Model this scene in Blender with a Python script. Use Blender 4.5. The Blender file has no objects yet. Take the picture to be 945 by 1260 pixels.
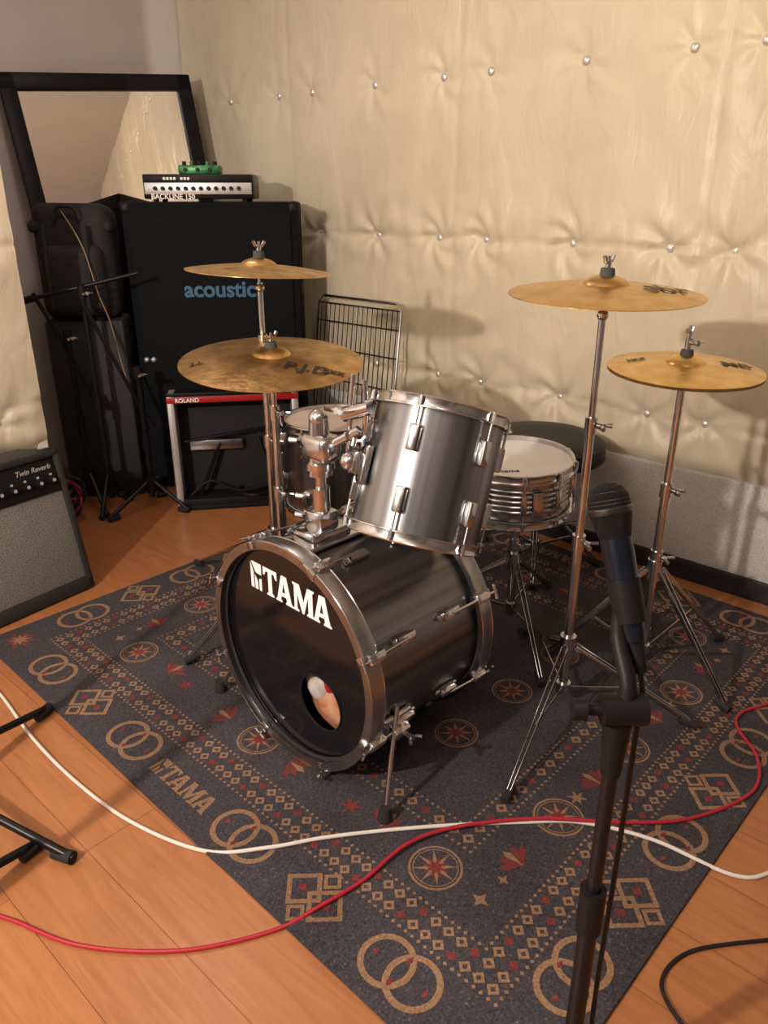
import bpy, bmesh, math, random
from mathutils import Matrix, Vector, noise
random.seed(4)
pi=math.pi
SC=bpy.context.scene
# ------------------------------------------------------------ materials
MATS={}
def pbr(name,col,rough=.5,metal=0,nscale=0,namt=0,bump=0,bscale=None,stretch=(1,1,1),coat=0,sheen=0,col2=None,detail=4,spec=None,trans=0,rvar=0):
    m=bpy.data.materials.new(name);m.use_nodes=True;nt=m.node_tree;b=nt.nodes['Principled BSDF']
    b.inputs['Base Color'].default_value=(*col,1);b.inputs['Roughness'].default_value=rough;b.inputs['Metallic'].default_value=metal
    b.inputs['Coat Weight'].default_value=coat;b.inputs['Sheen Weight'].default_value=sheen
    b.inputs['Transmission Weight'].default_value=trans
    if spec is not None:b.inputs['Specular IOR Level'].default_value=spec
    if nscale or bump:
        tc=nt.nodes.new('ShaderNodeTexCoord');mp=nt.nodes.new('ShaderNodeMapping');mp.inputs['Scale'].default_value=stretch
        nt.links.new(tc.outputs['Object'],mp.inputs[0])
        n=nt.nodes.new('ShaderNodeTexNoise');n.inputs['Scale'].default_value=nscale or bscale;n.inputs['Detail'].default_value=detail
        nt.links.new(mp.outputs[0],n.inputs['Vector'])
        if nscale:
            r=nt.nodes.new('ShaderNodeValToRGB');c2=col2 or tuple(max(0,c*(1-namt)) for c in col)
            r.color_ramp.elements[0].position=.35;r.color_ramp.elements[1].position=.65
            r.color_ramp.elements[0].color=(*c2,1);r.color_ramp.elements[1].color=(*col,1)
            nt.links.new(n.outputs['Fac'],r.inputs[0]);nt.links.new(r.outputs[0],b.inputs['Base Color'])
        if rvar:
            mr=nt.nodes.new('ShaderNodeMapRange');mr.inputs[3].default_value=rough-rvar;mr.inputs[4].default_value=rough+rvar
            nt.links.new(n.outputs['Fac'],mr.inputs[0]);nt.links.new(mr.outputs[0],b.inputs['Roughness'])
        if bump:
            n2=n
            if bscale:
                n2=nt.nodes.new('ShaderNodeTexNoise');n2.inputs['Scale'].default_value=bscale;n2.inputs['Detail'].default_value=detail
                nt.links.new(mp.outputs[0],n2.inputs['Vector'])
            bp=nt.nodes.new('ShaderNodeBump');bp.inputs['Strength'].default_value=bump;bp.inputs['Distance'].default_value=.01
            nt.links.new(n2.outputs['Fac'],bp.inputs['Height']);nt.links.new(bp.outputs[0],b.inputs['Normal'])
    MATS[name]=m;return m
chrome=pbr('chrome',(.62,.625,.65),.16,1,nscale=30,namt=.2)
steel=pbr('brushed_steel_wrap',(.32,.325,.345),.30,1,nscale=26,namt=.6,stretch=(1,1,.0),detail=6,rvar=.09)
steelb=pbr('dark_brushed_steel',(.27,.275,.295),.29,1,nscale=22,namt=.65,stretch=(1,1,.0),detail=6,rvar=.09,coat=.15)
hoopm=pbr('hoop_metal',(.42,.425,.44),.28,1,nscale=20,namt=.2)
beadm=pbr('beaded_steel',(.42,.42,.43),.2,1,nscale=15,namt=.25)
blackg=pbr('black_gloss_head',(.005,.005,.007),.11,0,spec=.5)
black=pbr('black_plastic',(.008,.008,.009),.45,0,bump=.05,bscale=200,spec=.15)
rubber=pbr('black_rubber',(.02,.02,.022),.7,spec=.2)
blackmet=pbr('black_metal',(.006,.006,.008),.34,0,spec=.25)
tolex=pbr('black_tolex',(.013,.013,.015),.6,0,bump=.3,bscale=400)
carpet=pbr('black_carpet',(.006,.008,.010),.95,0,nscale=300,namt=.5,bump=.5,bscale=500,spec=.2)
grillb=pbr('black_grille_cloth',(.005,.007,.009),.9,0,nscale=500,namt=.6,spec=.2)
silver=pbr('silver_panel',(.50,.50,.50),.4,.6)
whitehead=pbr('coated_drumhead',(.76,.75,.74),.6,0,nscale=12,namt=.08)
white=pbr('white_print',(.85,.85,.85),.5)
beige=pbr('worn_drumhead',(.62,.52,.46),.6,0,nscale=10,namt=.25)
blue=pbr('blue_badge',(.02,.10,.20),.4)
red=pbr('red_trim',(.34,.01,.015),.4)
green=pbr('green_pedal_metal',(.02,.22,.06),.35,.3,nscale=40,namt=.6)
felt=pbr('grey_felt',(.06,.06,.06),.95)
btn=pbr('button_satin',(.72,.70,.68),.18,.55)
cabr=pbr('red_cable_rubber',(.34,.012,.03),.4)
cabw=pbr('white_cable_rubber',(.60,.57,.53),.45)
cabk=pbr('black_cable_rubber',(.010,.010,.012),.45,spec=.3)
rope=pbr('tan_cord',(.30,.20,.10),.8)
nylon=pbr('black_nylon',(.009,.009,.011),.8,0,bump=.6,bscale=25)
vinyl=pbr('black_vinyl',(.007,.007,.008),.5,0,bump=.2,bscale=30,spec=.3)
pillow1=pbr('orange_cloth',(.32,.08,.02),.8,0,nscale=26,col2=(.45,.28,.18))
pillow2=pbr('white_cloth',(.55,.52,.50),.85,0,nscale=30,namt=.4)
micmet=pbr('mic_body_paint',(.003,.006,.011),.22,0,spec=.35)
micgr=pbr('mic_grille_mesh',(.007,.007,.008),.5,0,bump=.6,bscale=700,spec=.12)
micw=pbr('mic_grille_wire',(.10,.10,.105),.35,1)
mirror=pbr('mirror_glass',(.88,.88,.88),.02,1)
grillsil=pbr('silver_grille_cloth',(.27,.26,.24),.75,0,nscale=260,namt=.75,bump=.5,bscale=300)
ink=pbr('black_ink',(.02,.018,.015),.5)
def bronze(name,c1,c2,rough):
    m=bpy.data.materials.new(name);m.use_nodes=True;nt=m.node_tree;b=nt.nodes['Principled BSDF']
    b.inputs['Metallic'].default_value=1;b.inputs['Roughness'].default_value=rough
    tc=nt.nodes.new('ShaderNodeTexCoord')
    n=nt.nodes.new('ShaderNodeTexNoise');n.inputs['Scale'].default_value=18;n.inputs['Detail'].default_value=8;nt.links.new(tc.outputs['Object'],n.inputs['Vector'])
    r=nt.nodes.new('ShaderNodeValToRGB');r.color_ramp.elements[0].position=.35;r.color_ramp.elements[1].position=.65;r.color_ramp.elements[0].color=(*c2,1);r.color_ramp.elements[1].color=(*c1,1)
    nt.links.new(n.outputs['Fac'],r.inputs[0]);nt.links.new(r.outputs[0],b.inputs['Base Color'])
    n2=nt.nodes.new('ShaderNodeTexNoise');n2.inputs['Scale'].default_value=55;n2.inputs['Detail'].default_value=3;nt.links.new(tc.outputs['Object'],n2.inputs['Vector'])
    bp=nt.nodes.new('ShaderNodeBump');bp.inputs['Strength'].default_value=.5;bp.inputs['Distance'].default_value=.003
    nt.links.new(n2.outputs['Fac'],bp.inputs['Height']);nt.links.new(bp.outputs[0],b.inputs['Normal'])
    return m
brz=bronze('cymbal_bronze',(.78,.53,.24),(.60,.38,.15),.33)
brzold=bronze('aged_cymbal_bronze',(.78,.52,.21),(.46,.28,.11),.38)
brzhat=bronze('bright_cymbal_bronze',(.88,.62,.26),(.70,.46,.16),.31)
# ------------------------------------------------------------ geometry primitives -> (verts, faces)
def fr(o,z=(0,0,1),x=(1,0,0)):
    z=Vector(z).normalized();x=Vector(x)
    if abs(x.normalized().dot(z))>.98:x=Vector((0,1,0))
    x=(x-z*x.dot(z)).normalized();y=z.cross(x)
    return Matrix(((x.x,y.x,z.x,o[0]),(x.y,y.y,z.y,o[1]),(x.z,y.z,z.z,o[2]),(0,0,0,1)))
def T(x,y,z):return Matrix.Translation((x,y,z))
def Rz(a):return Matrix.Rotation(a,4,'Z')
def Rx(a):return Matrix.Rotation(a,4,'X')
def Ry(a):return Matrix.Rotation(a,4,'Y')
def lathe(prof,seg=64,closed=False):
    V=[];F=[];n=len(prof)
    for i in range(seg):
        a=2*pi*i/seg
        for r,z in prof:V.append((r*math.cos(a),r*math.sin(a),z))
    for i in range(seg):
        j=(i+1)%seg
        for k in range(n if closed else n-1):
            l=(k+1)%n
            F.append((i*n+k,j*n+k,j*n+l,i*n+l))
    return V,F
def torus(R,r,seg=64,s=10,z=0):
    return lathe([(R+r*math.cos(2*pi*k/s),z+r*math.sin(2*pi*k/s)) for k in range(s)],seg,True)
def disc(R,z=0,seg=64):
    return [(R*math.cos(2*pi*i/seg),R*math.sin(2*pi*i/seg),z) for i in range(seg)],[tuple(range(seg))]
def box(sx,sy,sz,b=.003,c=True,seg=2):
    bm=bmesh.new();bmesh.ops.create_cube(bm,size=1);bmesh.ops.scale(bm,vec=(sx,sy,sz),verts=bm.verts)
    if not c:bmesh.ops.translate(bm,vec=(sx/2,sy/2,sz/2),verts=bm.verts)
    if b:bmesh.ops.bevel(bm,geom=bm.edges[:],offset=min(b,.45*min(sx,sy,sz)),segments=seg,affect='EDGES',profile=.5)
    return bm2(bm)
def bm2(bm):
    bm.verts.index_update();V=[tuple(v.co) for v in bm.verts];F=[tuple(v.index for v in f.verts) for f in bm.faces];bm.free();return V,F
def sph(r,seg=24,sq=(1,1,1)):
    bm=bmesh.new();bmesh.ops.create_uvsphere(bm,u_segments=seg,v_segments=seg//2,radius=r);bmesh.ops.scale(bm,vec=sq,verts=bm.verts);return bm2(bm)
def path(pts,r,seg=10,sm=0,cap=True):
    P=[Vector(p) for p in pts]
    if sm and len(P)>2:
        Q=[]
        for i in range(len(P)-1):
            p0=P[max(i-1,0)];p1=P[i];p2=P[i+1];p3=P[min(i+2,len(P)-1)]
            for k in range(sm):
                t=k/sm
                Q.append(.5*((2*p1)+(p2-p0)*t+(2*p0-5*p1+4*p2-p3)*t*t+(3*p1-p0-3*p2+p3)*t**3))
        Q.append(P[-1]);P=Q
    V=[];F=[];n=len(P);t0=(P[1]-P[0]).normalized();up=Vector((0,0,1)) if abs(t0.z)<.9 else Vector((1,0,0))
    u=(up-t0*up.dot(t0)).normalized()
    for i in range(n):
        t=(P[min(i+1,n-1)]-P[max(i-1,0)]).normalized();u=(u-t*u.dot(t)).normalized();w=t.cross(u)
        rr=r[min(i,len(r)-1)] if isinstance(r,(list,tuple)) else r
        for k in range(seg):
            a=2*pi*k/seg;V.append(tuple(P[i]+(u*math.cos(a)+w*math.sin(a))*rr))
    for i in range(n-1):
        for k in range(seg):
            l=(k+1)%seg;F.append((i*seg+k,i*seg+l,(i+1)*seg+l,(i+1)*seg+k))
    if cap:F.append(tuple(range(seg))[::-1]);F.append(tuple((n-1)*seg+k for k in range(seg)))
    return V,F
def rod(a,b,r,r2=None,seg=14):return path([a,b],[r,r if r2 is None else r2],seg)
def bar(a,b,w,t,x=(0,0,1)):
    a=Vector(a);b=Vector(b);M=fr((a+b)/2,b-a,x);V,F=box(t,w,(b-a).length,.001)
    return [tuple(M@Vector(v)) for v in V],F
def shape(loops,ext=.0):
    c=bpy.data.curves.new('s','CURVE');c.dimensions='2D';c.fill_mode='BOTH';c.extrude=ext
    for lp in loops:
        s=c.splines.new('POLY');s.points.add(len(lp)-1)
        for p,q in zip(s.points,lp):p.co=(q[0],q[1],0,1)
        s.use_cyclic_u=True
    return c2m(c)
def c2m(c):
    o=bpy.data.objects.new('tmp',c);bpy.context.collection.objects.link(o)
    dg=bpy.context.evaluated_depsgraph_get();me=bpy.data.meshes.new_from_object(o.evaluated_get(dg))
    V=[tuple(v.co) for v in me.vertices];F=[tuple(p.vertices) for p in me.polygons]
    bpy.data.objects.remove(o);bpy.data.meshes.remove(me);return V,F
def text(s,size=.05,ext=.0005,off=0,align='CENTER',shear=0):
    c=bpy.data.curves.new('t','FONT');c.body=s;c.size=size;c.extrude=ext;c.offset=off;c.align_x=align;c.align_y='CENTER';c.shear=shear
    return c2m(c)
def circ(r,n=48,cx=0,cy=0):return [(cx+r*math.cos(2*pi*i/n),cy+r*math.sin(2*pi*i/n)) for i in range(n)]
class G:
    def __init__(s,name,M=None,loc=None):
        s.e=bpy.data.objects.new(name,None);bpy.context.collection.objects.link(s.e);s.e.empty_display_size=.05
        s.M=M or (T(*loc) if loc else Matrix());s.e.matrix_world=s.M;s.p={}
    def add(s,part,vf,mat,M=None):
        V,F=vf;d=s.p.setdefault(part,[[],[],[],[]])
        b=len(d[0])
        for v in V:
            v=Vector(v);d[0].append(tuple(M@v) if M else tuple(v))
        if mat not in d[3]:d[3].append(mat)
        k=d[3].index(mat)
        for f in F:d[1].append(tuple(i+b for i in f));d[2].append(k)
        return s
    def done(s,ang=35,flat=False):
        for n,(V,F,K,ms) in s.p.items():
            me=bpy.data.meshes.new(n);me.from_pydata(V,[],F)
            for m in ms:me.materials.append(m)
            me.polygons.foreach_set('material_index',K)
            if not (flat and n!='pile'):
                bm=bmesh.new();bm.from_mesh(me);bmesh.ops.recalc_face_normals(bm,faces=bm.faces);bm.to_mesh(me);bm.free()
            me.polygons.foreach_set('use_smooth',[True]*len(me.polygons));me.set_sharp_from_angle(angle=math.radians(ang));me.update()
            o=bpy.data.objects.new(n,me);bpy.context.collection.objects.link(o);o.parent=s.e
        return s
def single(name,parts,M=None,ang=35):
    g=G('tmpx',M);
    for vf,mat in parts:g.add('a',vf,mat)
    g.done(ang);o=[c for c in bpy.data.objects if c.parent==g.e][0];o.parent=None;o.matrix_world=g.M;bpy.data.objects.remove(g.e);o.name=name;return o
# ------------------------------------------------------------ room
def fabric():
    m=bpy.data.materials.new('padded_satin_fabric');m.use_nodes=True;nt=m.node_tree;b=nt.nodes['Principled BSDF']
    b.inputs['Roughness'].default_value=.40;b.inputs['Sheen Weight'].default_value=.1
    tc=nt.nodes.new('ShaderNodeTexCoord');n=nt.nodes.new('ShaderNodeTexNoise');n.inputs['Scale'].default_value=2.2;n.inputs['Detail'].default_value=3
    nt.links.new(tc.outputs['Object'],n.inputs['Vector']);r=nt.nodes.new('ShaderNodeValToRGB')
    r.color_ramp.elements[0].position=.3;r.color_ramp.elements[1].position=.7;r.color_ramp.elements[0].color=(.52,.46,.345,1);r.color_ramp.elements[1].color=(.63,.565,.435,1)
    nt.links.new(n.outputs['Fac'],r.inputs[0]);nt.links.new(r.outputs[0],b.inputs['Base Color'])
    mp=nt.nodes.new('ShaderNodeMapping');mp.inputs['Scale'].default_value=(2.2,2.2,.9);nt.links.new(tc.outputs['Object'],mp.inputs[0])
    n2=nt.nodes.new('ShaderNodeTexNoise');n2.inputs['Scale'].default_value=5;n2.inputs['Detail'].default_value=6;n2.inputs['Distortion'].default_value=1.6;nt.links.new(mp.outputs[0],n2.inputs['Vector'])
    bp=nt.nodes.new('ShaderNodeBump');bp.inputs['Strength'].default_value=.32;bp.inputs['Distance'].default_value=.02
    nt.links.new(n2.outputs['Fac'],bp.inputs['Height']);nt.links.new(bp.outputs[0],b.inputs['Normal']);return m
fab=fabric()
plaster=pbr('painted_wall',(.66,.61,.58),.7,0,nscale=3,namt=.06,bump=.1,bscale=60)
darkwall=pbr('far_room_wall',(.20,.19,.18),.8,0,nscale=3,namt=.1,bump=.1,bscale=60)
ceilm=pbr('ceiling_paint',(.66,.63,.59),.9,0,nscale=5,namt=.05)
lowm=pbr('textured_white_panel',(.66,.64,.62),.8,0,nscale=160,namt=.22,bump=.6,bscale=220)
basem=pbr('black_baseboard',(.012,.012,.014),.4,0,bump=.05,bscale=60)
def woodm():
    m=bpy.data.materials.new('orange_wood_laminate');m.use_nodes=True;nt=m.node_tree;b=nt.nodes['Principled BSDF'];L=nt.links.new
    tc=nt.nodes.new('ShaderNodeTexCoord');mp=nt.nodes.new('ShaderNodeMapping');mp.inputs['Rotation'].default_value=(0,0,pi/2);L(tc.outputs['Object'],mp.inputs[0])
    br=nt.nodes.new('ShaderNodeTexBrick');br.inputs['Scale'].default_value=1;br.inputs['Brick Width'].default_value=1.3;br.inputs['Row Height'].default_value=.165
    br.inputs['Mortar Size'].default_value=.0009;br.inputs['Mortar Smooth'].default_value=.3;br.inputs['Color1'].default_value=(.385,.158,.060,1);br.inputs['Color2'].default_value=(.345,.136,.050,1);br.inputs['Mortar'].default_value=(.15,.055,.024,1)
    L(mp.outputs[0],br.inputs['Vector'])
    mp2=nt.nodes.new('ShaderNodeMapping');mp2.inputs['Scale'].default_value=(14,1.3,1);L(tc.outputs['Object'],mp2.inputs[0])
    n=nt.nodes.new('ShaderNodeTexNoise');n.inputs['Scale'].default_value=3;n.inputs['Detail'].default_value=6;n.inputs['Distortion'].default_value=1.5;L(mp2.outputs[0],n.inputs['Vector'])
    r=nt.nodes.new('ShaderNodeValToRGB');r.color_ramp.elements[0].position=.3;r.color_ramp.elements[1].position=.7;r.color_ramp.elements[0].color=(.70,.66,.62,1);r.color_ramp.elements[1].color=(1,1,1,1)
    L(n.outputs['Fac'],r.inputs[0]);mx=nt.nodes.new('ShaderNodeMixRGB');mx.blend_type='MULTIPLY';mx.inputs[0].default_value=.8
    L(br.outputs['Color'],mx.inputs[1]);L(r.outputs[0],mx.inputs[2]);L(mx.outputs[0],b.inputs['Base Color'])
    b.inputs['Roughness'].default_value=.32
    bp=nt.nodes.new('ShaderNodeBump');bp.invert=True;bp.inputs['Strength'].default_value=.3;bp.inputs['Distance'].default_value=.002;L(br.outputs['Fac'],bp.inputs['Height']);L(bp.outputs[0],b.inputs['Normal']);return m
wood=woodm()
def wbox(name,x0,x1,y0,y1,z0,z1,mat,b=0):
    V,F=box(x1-x0,y1-y0,z1-z0,b,False)
    return single(name,[(([(v[0]+x0,v[1]+y0,v[2]+z0) for v in V],F),mat)])
X0,X1,Y0,Y1,ZC=-2.2,2.63,-2.2,3.69,2.5
wbox('floor',X0-.1,X1+.1,Y0-.1,Y1+.1,-.1,0,wood)
wbox('ceiling',X0-.1,X1+.1,Y0-.1,Y1+.1,ZC,ZC+.1,ceilm)
wbox('wall_east',X1,X1+.1,Y0-.1,Y1+.1,0,ZC,plaster)
wbox('wall_west',X0-.1,X0,Y0,Y1,0,ZC,darkwall)
wbox('wall_south',X0,X1,Y0-.1,Y0,0,ZC,darkwall)
wbox('wall_north',1.20,X1,Y1,Y1+.1,0,ZC,plaster)
wbox('wall_northwest',X0,1.20,2.88,Y1+.1,0,ZC,plaster)
wbox('wall_east_lower_panel',2.583,X1,Y0,Y1,.075,.405,lowm,.004)
wbox('baseboard_east',2.575,X1,Y0,Y1,0,.075,basem,.003)
COLS=[-.48,-.13,.13,.50,.88,1.085,1.445,1.82,2.04,2.39,2.76,2.98,3.33]
ROWS=[.57,1.13,1.70,2.27]
BT=[(y,z) for y in COLS for z in ROWS]
def puff(y,z,BT,seams):
    h=.010*noise.noise(Vector((y*2.3,z*.9,3)))+.006*noise.noise(Vector((y*8,z*2.2,7)))
    lo=1.1 if z>1.45 else 1.8
    for i,(by,bz) in enumerate(BT):
        dy=y-by;dz=z-bz
        if abs(dy)>.3 or abs(dz)>.3:continue
        d=math.hypot(dy,dz);a=math.atan2(dz,dy);s=.7+.5*((i*37)%10)/10
        h-=.018*math.exp(-d/.035)*s*lo
        h+=.0065*lo*s*math.cos(6*a+i*1.7+8*noise.noise(Vector((by,bz,d*4))))*math.exp(-d/.105)*(1-math.exp(-d/.02))
    for bz in ROWS[:2]:
        dz=z-bz;k=1.9
        h+=k*.0055*noise.noise(Vector((y*22,dz*9,bz*5)))*math.exp(-abs(dz)/.12)
        h-=k*.005*math.exp(-abs(dz+.014*noise.noise(Vector((y*5,0,bz))))/.012)
    for s in seams:h-=.010*math.exp(-abs(y-s)/.007)
    if z<.46:h-=.03*(1-(z-.40)/.06)**2
    return h
def padded(name,u0,u1,step,M,BT,seams,z0=.40,z1=ZC):
    nu=int((u1-u0)/step);nz=int((z1-z0)/.012);V=[];F=[]
    for i in range(nu+1):
        for j in range(nz+1):
            u=u0+(u1-u0)*i/nu;z=z0+(z1-z0)*j/nz;V.append((u,puff(u,z,BT,seams),z))
    for i in range(nu):
        for j in range(nz):
            k=i*(nz+1)+j;F.append((k,k+1,k+nz+2,k+nz+1))
    g=G(name,M);g.add('quilted_fabric',(V,F),fab)
    for (u,z) in BT:
        if u0+.02<u<u1-.02 and z<z1:g.add('buttons',sph(.0155,18,(1,.6,1)),btn,T(u,puff(u,z,BT,seams)+.007,z))
    return g.done(180)
ME=Matrix(((0,-1,0,2.588),(1,0,0,0),(0,0,1,0),(0,0,0,1)))
padded('wall_east_padding',-.7,3.685,.012,ME,BT,[-.0,.98,1.96,2.90])
MN=Matrix(((1,0,0,0),(0,-1,0,2.84),(0,0,1,0),(0,0,0,1)))
BN=[(x,z) for x in (-.4,-.05,.33,.70,1.07) for z in (.52,1.13,1.7,2.27)]
padded('wall_northwest_padding',-.6,1.235,.014,MN,BN,[-.2,.88])
wbox('wall_northwest_edge',1.20,1.235,2.85,Y1,.0,ZC,plaster)
# ------------------------------------------------------------ rug
def rugmat(name,c1,c2,speck):
    m=bpy.data.materials.new(name);m.use_nodes=True;nt=m.node_tree;b=nt.nodes['Principled BSDF'];L=nt.links.new;b.inputs['Roughness'].default_value=.95;b.inputs['Sheen Weight'].default_value=.03;b.inputs['Specular IOR Level'].default_value=.1
    tc=nt.nodes.new('ShaderNodeTexCoord');n=nt.nodes.new('ShaderNodeTexNoise');n.inputs['Scale'].default_value=210;n.inputs['Detail'].default_value=3;L(tc.outputs['Object'],n.inputs['Vector'])
    r=nt.nodes.new('ShaderNodeValToRGB');r.color_ramp.elements[0].position=.30;r.color_ramp.elements[1].position=.66;r.color_ramp.elements[0].color=(*c2,1);r.color_ramp.elements[1].color=(*c1,1)
    e=r.color_ramp.elements.new(.76);e.color=(*speck,1);L(n.outputs['Fac'],r.inputs[0])
    n3=nt.nodes.new('ShaderNodeTexNoise');n3.inputs['Scale'].default_value=3.5;n3.inputs['Detail'].default_value=5;L(tc.outputs['Object'],n3.inputs['Vector'])
    r3=nt.nodes.new('ShaderNodeValToRGB');r3.color_ramp.elements[0].position=.3;r3.color_ramp.elements[1].position=.7;r3.color_ramp.elements[0].color=(.68,.68,.68,1);r3.color_ramp.elements[1].color=(1.1,1.1,1.1,1);L(n3.outputs['Fac'],r3.inputs[0])
    mx=nt.nodes.new('ShaderNodeMixRGB');mx.blend_type='MULTIPLY';mx.inputs[0].default_value=1;L(r.outputs[0],mx.inputs[1]);L(r3.outputs[0],mx.inputs[2]);L(mx.outputs[0],b.inputs['Base Color'])
    bp=nt.nodes.new('ShaderNodeBump');bp.inputs['Strength'].default_value=.5;bp.inputs['Distance'].default_value=.003;L(n.outputs['Fac'],bp.inputs['Height']);L(bp.outputs[0],b.inputs['Normal']);return m
rb=rugmat('rug_pile_slate',(.062,.057,.067),(.026,.025,.032),(.15,.14,.14))
rt=rugmat('rug_pile_tan',(.29,.175,.105),(.17,.10,.06),(.34,.26,.18))
rr=rugmat('rug_pile_red',(.20,.042,.040),(.11,.025,.025),(.23,.10,.09))
RW,RH=1.84,2.0
rug=G('patterned_rug',T(1.585,1.285,0)@Rz(math.radians(-1.5)))
rug.add('pile',box(RW,RH,.008,.003),rb,T(0,0,.004))
def ccw(V):
    a=sum(V[i][0]*V[(i+1)%len(V)][1]-V[(i+1)%len(V)][0]*V[i][1] for i in range(len(V)));return V if a>0 else V[::-1]
def poly2(pts,z=.0086):
    pts=ccw(pts);return [(p[0],p[1],z) for p in pts],[tuple(range(len(pts)))]
def ringflat(r0,r1,cx,cy,n=40,z=.0087):
    if r0==0:return poly2([(cx+r1*math.cos(2*pi*i/n),cy+r1*math.sin(2*pi*i/n)) for i in range(n)],z)
    V=[];F=[]
    for i in range(n):
        a=2*pi*i/n;V+= [(cx+r0*math.cos(a),cy+r0*math.sin(a),z),(cx+r1*math.cos(a),cy+r1*math.sin(a),z)]
    for i in range(n):
        j=(i+1)%n;F.append((2*i,2*i+1,2*j+1,2*j))
    return V,F
def dia(r0,r1,cx,cy,z=.0087):return ringflat(r0,r1,cx,cy,4,z)
def star(cx,cy,R,r,n,mat,z=.0089,ph=0):
    P=[(cx+(R if i%2==0 else r)*math.cos(pi*i/n+ph),cy+(R if i%2==0 else r)*math.sin(pi*i/n+ph),z) for i in range(2*n)]
    V=[(cx,cy,z)]+P;rug.add('motifs',(V,[(0,1+i,1+(i+1)%(2*n)) for i in range(2*n)]),mat)
def rings(cx,cy,ax):
    for s in (-1,1):
        rug.add('motifs',ringflat(.043,.055,cx+ax[0]*.031*s,cy+ax[1]*.031*s,z=.0087+.0002*s),rt)
    for q in (-.028,.028):star(cx+ax[1]*q,cy+ax[0]*q,.010,.006,2,rr,.0091)
    for q in (-.060,.060):star(cx+ax[0]*q,cy+ax[1]*q,.009,.006,2,rr,.0085)
def diam(cx,cy,ax):
    for s in (-1,1):
        rug.add('motifs',dia(.036,.050,cx+ax[0]*.030*s,cy+ax[1]*.030*s,.0087+.0002*s),rt)
        rug.add('motifs',dia(0,.012,cx+ax[0]*.034*s,cy+ax[1]*.034*s,.0091),rr)
    for s in (-1,1):rug.add('motifs',dia(.014,.025,cx+ax[1]*.05*s,cy+ax[0]*.05*s,.0093),rt)
def chain(p,q,w=.013,step=.031):
    p=Vector(p);q=Vector(q);n=int((q-p).length/step);d=(q-p)/n
    for i in range(n):
        c=p+d*i
        if i%4==2:rug.add('borders',dia(0,w*.8,c.x,c.y,.0088),rr)
        else:rug.add('borders',dia(w*.42,w,c.x,c.y,.0088),rt)
def dots(p,q,step=.016,w=.0045,mat=None):
    p=Vector(p);q=Vector(q);n=int((q-p).length/step);d=(q-p)/n
    for i in range(n):
        c=p+d*i;rug.add('borders',dia(0,w,c.x,c.y,.0088),mat or rt)
def loop4(ax,ay,fn,*a):
    for p,q in (((-ax,-ay),(ax,-ay)),((ax,-ay),(ax,ay)),((ax,ay),(-ax,ay)),((-ax,ay),(-ax,-ay))):fn(p,q,*a)
LT={'T':[[(0,1),(0,.7),(.08,.7),(.16,.86),(.29,.86),(.29,.12),(.2,.06),(.2,0),(.6,0),(.6,.06),(.51,.12),(.51,.86),(.64,.86),(.72,.7),(.8,.7),(.8,1)]],
'A':[[(0,0),(0,.06),(.07,.1),(.33,1),(.62,1),(.88,.1),(.95,.06),(.95,0),(.55,0),(.55,.06),(.62,.1),(.58,.24),(.32,.24),(.28,.1),(.35,.06),(.35,0)],[(.36,.38),(.54,.38),(.45,.74)]],
'M':[[(0,0),(0,.06),(.08,.1),(.08,.9),(0,.94),(0,1),(.36,1),(.58,.42),(.8,1),(1.15,1),(1.15,.94),(1.07,.9),(1.07,.1),(1.15,.06),(1.15,0),(.75,0),(.75,.06),(.83,.1),(.83,.68),(.6,0),(.5,0),(.24,.66),(.24,.1),(.33,.06),(.33,0)]]}
def logo(h,gap=.05,ext=.0004,hs=1):
    out=[];x=0
    sq=[[(0,0),(.17,0),(.17,.62),(0,.95)],[(.24,0),(.42,0),(.42,.30),(.24,.52)],[(.06,1),(.64,1),(.64,.60),(.30,.62)],[(.50,0),(.64,0),(.64,.48),(.50,.42)]]
    items=[(sq,.72)]+[(LT[c],w) for c,w in (('T',.8),('A',.93),('M',1.15),('A',.95))]
    tot=sum(w for _,w in items)+gap*3-.25
    for i,(lp,w) in enumerate(items):
        if i==2 or i==4:x-=.10
        for q in ([[l] for l in lp] if i==0 else [lp]):
            V,F=shape([[((a+x-tot/2)*h*hs,b*h) for a,b in l] for l in q],ext);out.append((V,F))
        x+=w+gap*.6
    return out
EO=.082
hx,hy=RW/2-EO,RH/2-EO
for i in range(-4,5):
    y=i*hy/4
    for s in (-1,1):
        if abs(i)==4:
            star(s*hx,y,.062,.020,8,rr,.0088);star(s*hx,y,.036,.012,8,rt,.0092,pi/8);continue
        if i==0:
            for vf in logo(.050,ext=.0002):rug.add('motifs',vf,rt,T(s*(hx),0,.0087)@Rz(-pi/2*1 if s<0 else pi/2)@T(0,-.03,0))
        elif i%2:rings(s*hx,y,(0,1))
        else:diam(s*hx,y,(0,1))
for i in range(-3,4):
    x=i*hx/4+.0
    for s in (-1,1):
        if i==0:diam(x,s*hy,(1,0))
        elif i%2:rings(x,s*hy,(1,0))
        else:diam(x,s*hy,(1,0))
for off in (.170,.205):loop4(RW/2-off,RH/2-off,chain,.014,.031)
for off in (.150,.225,.385,.437):loop4(RW/2-off,RH/2-off,dots)
loop4(RW/2-.411,RH/2-.411,chain,.016,.04)
def medal(x,y):
    rug.add('motifs',ringflat(.052,.057,x,y),rt);rug.add('motifs',ringflat(.046,.048,x,y),rt);star(x,y,.046,.014,8,rt,.0088);star(x,y,.034,.011,8,rr,.0092,pi/8)
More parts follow.
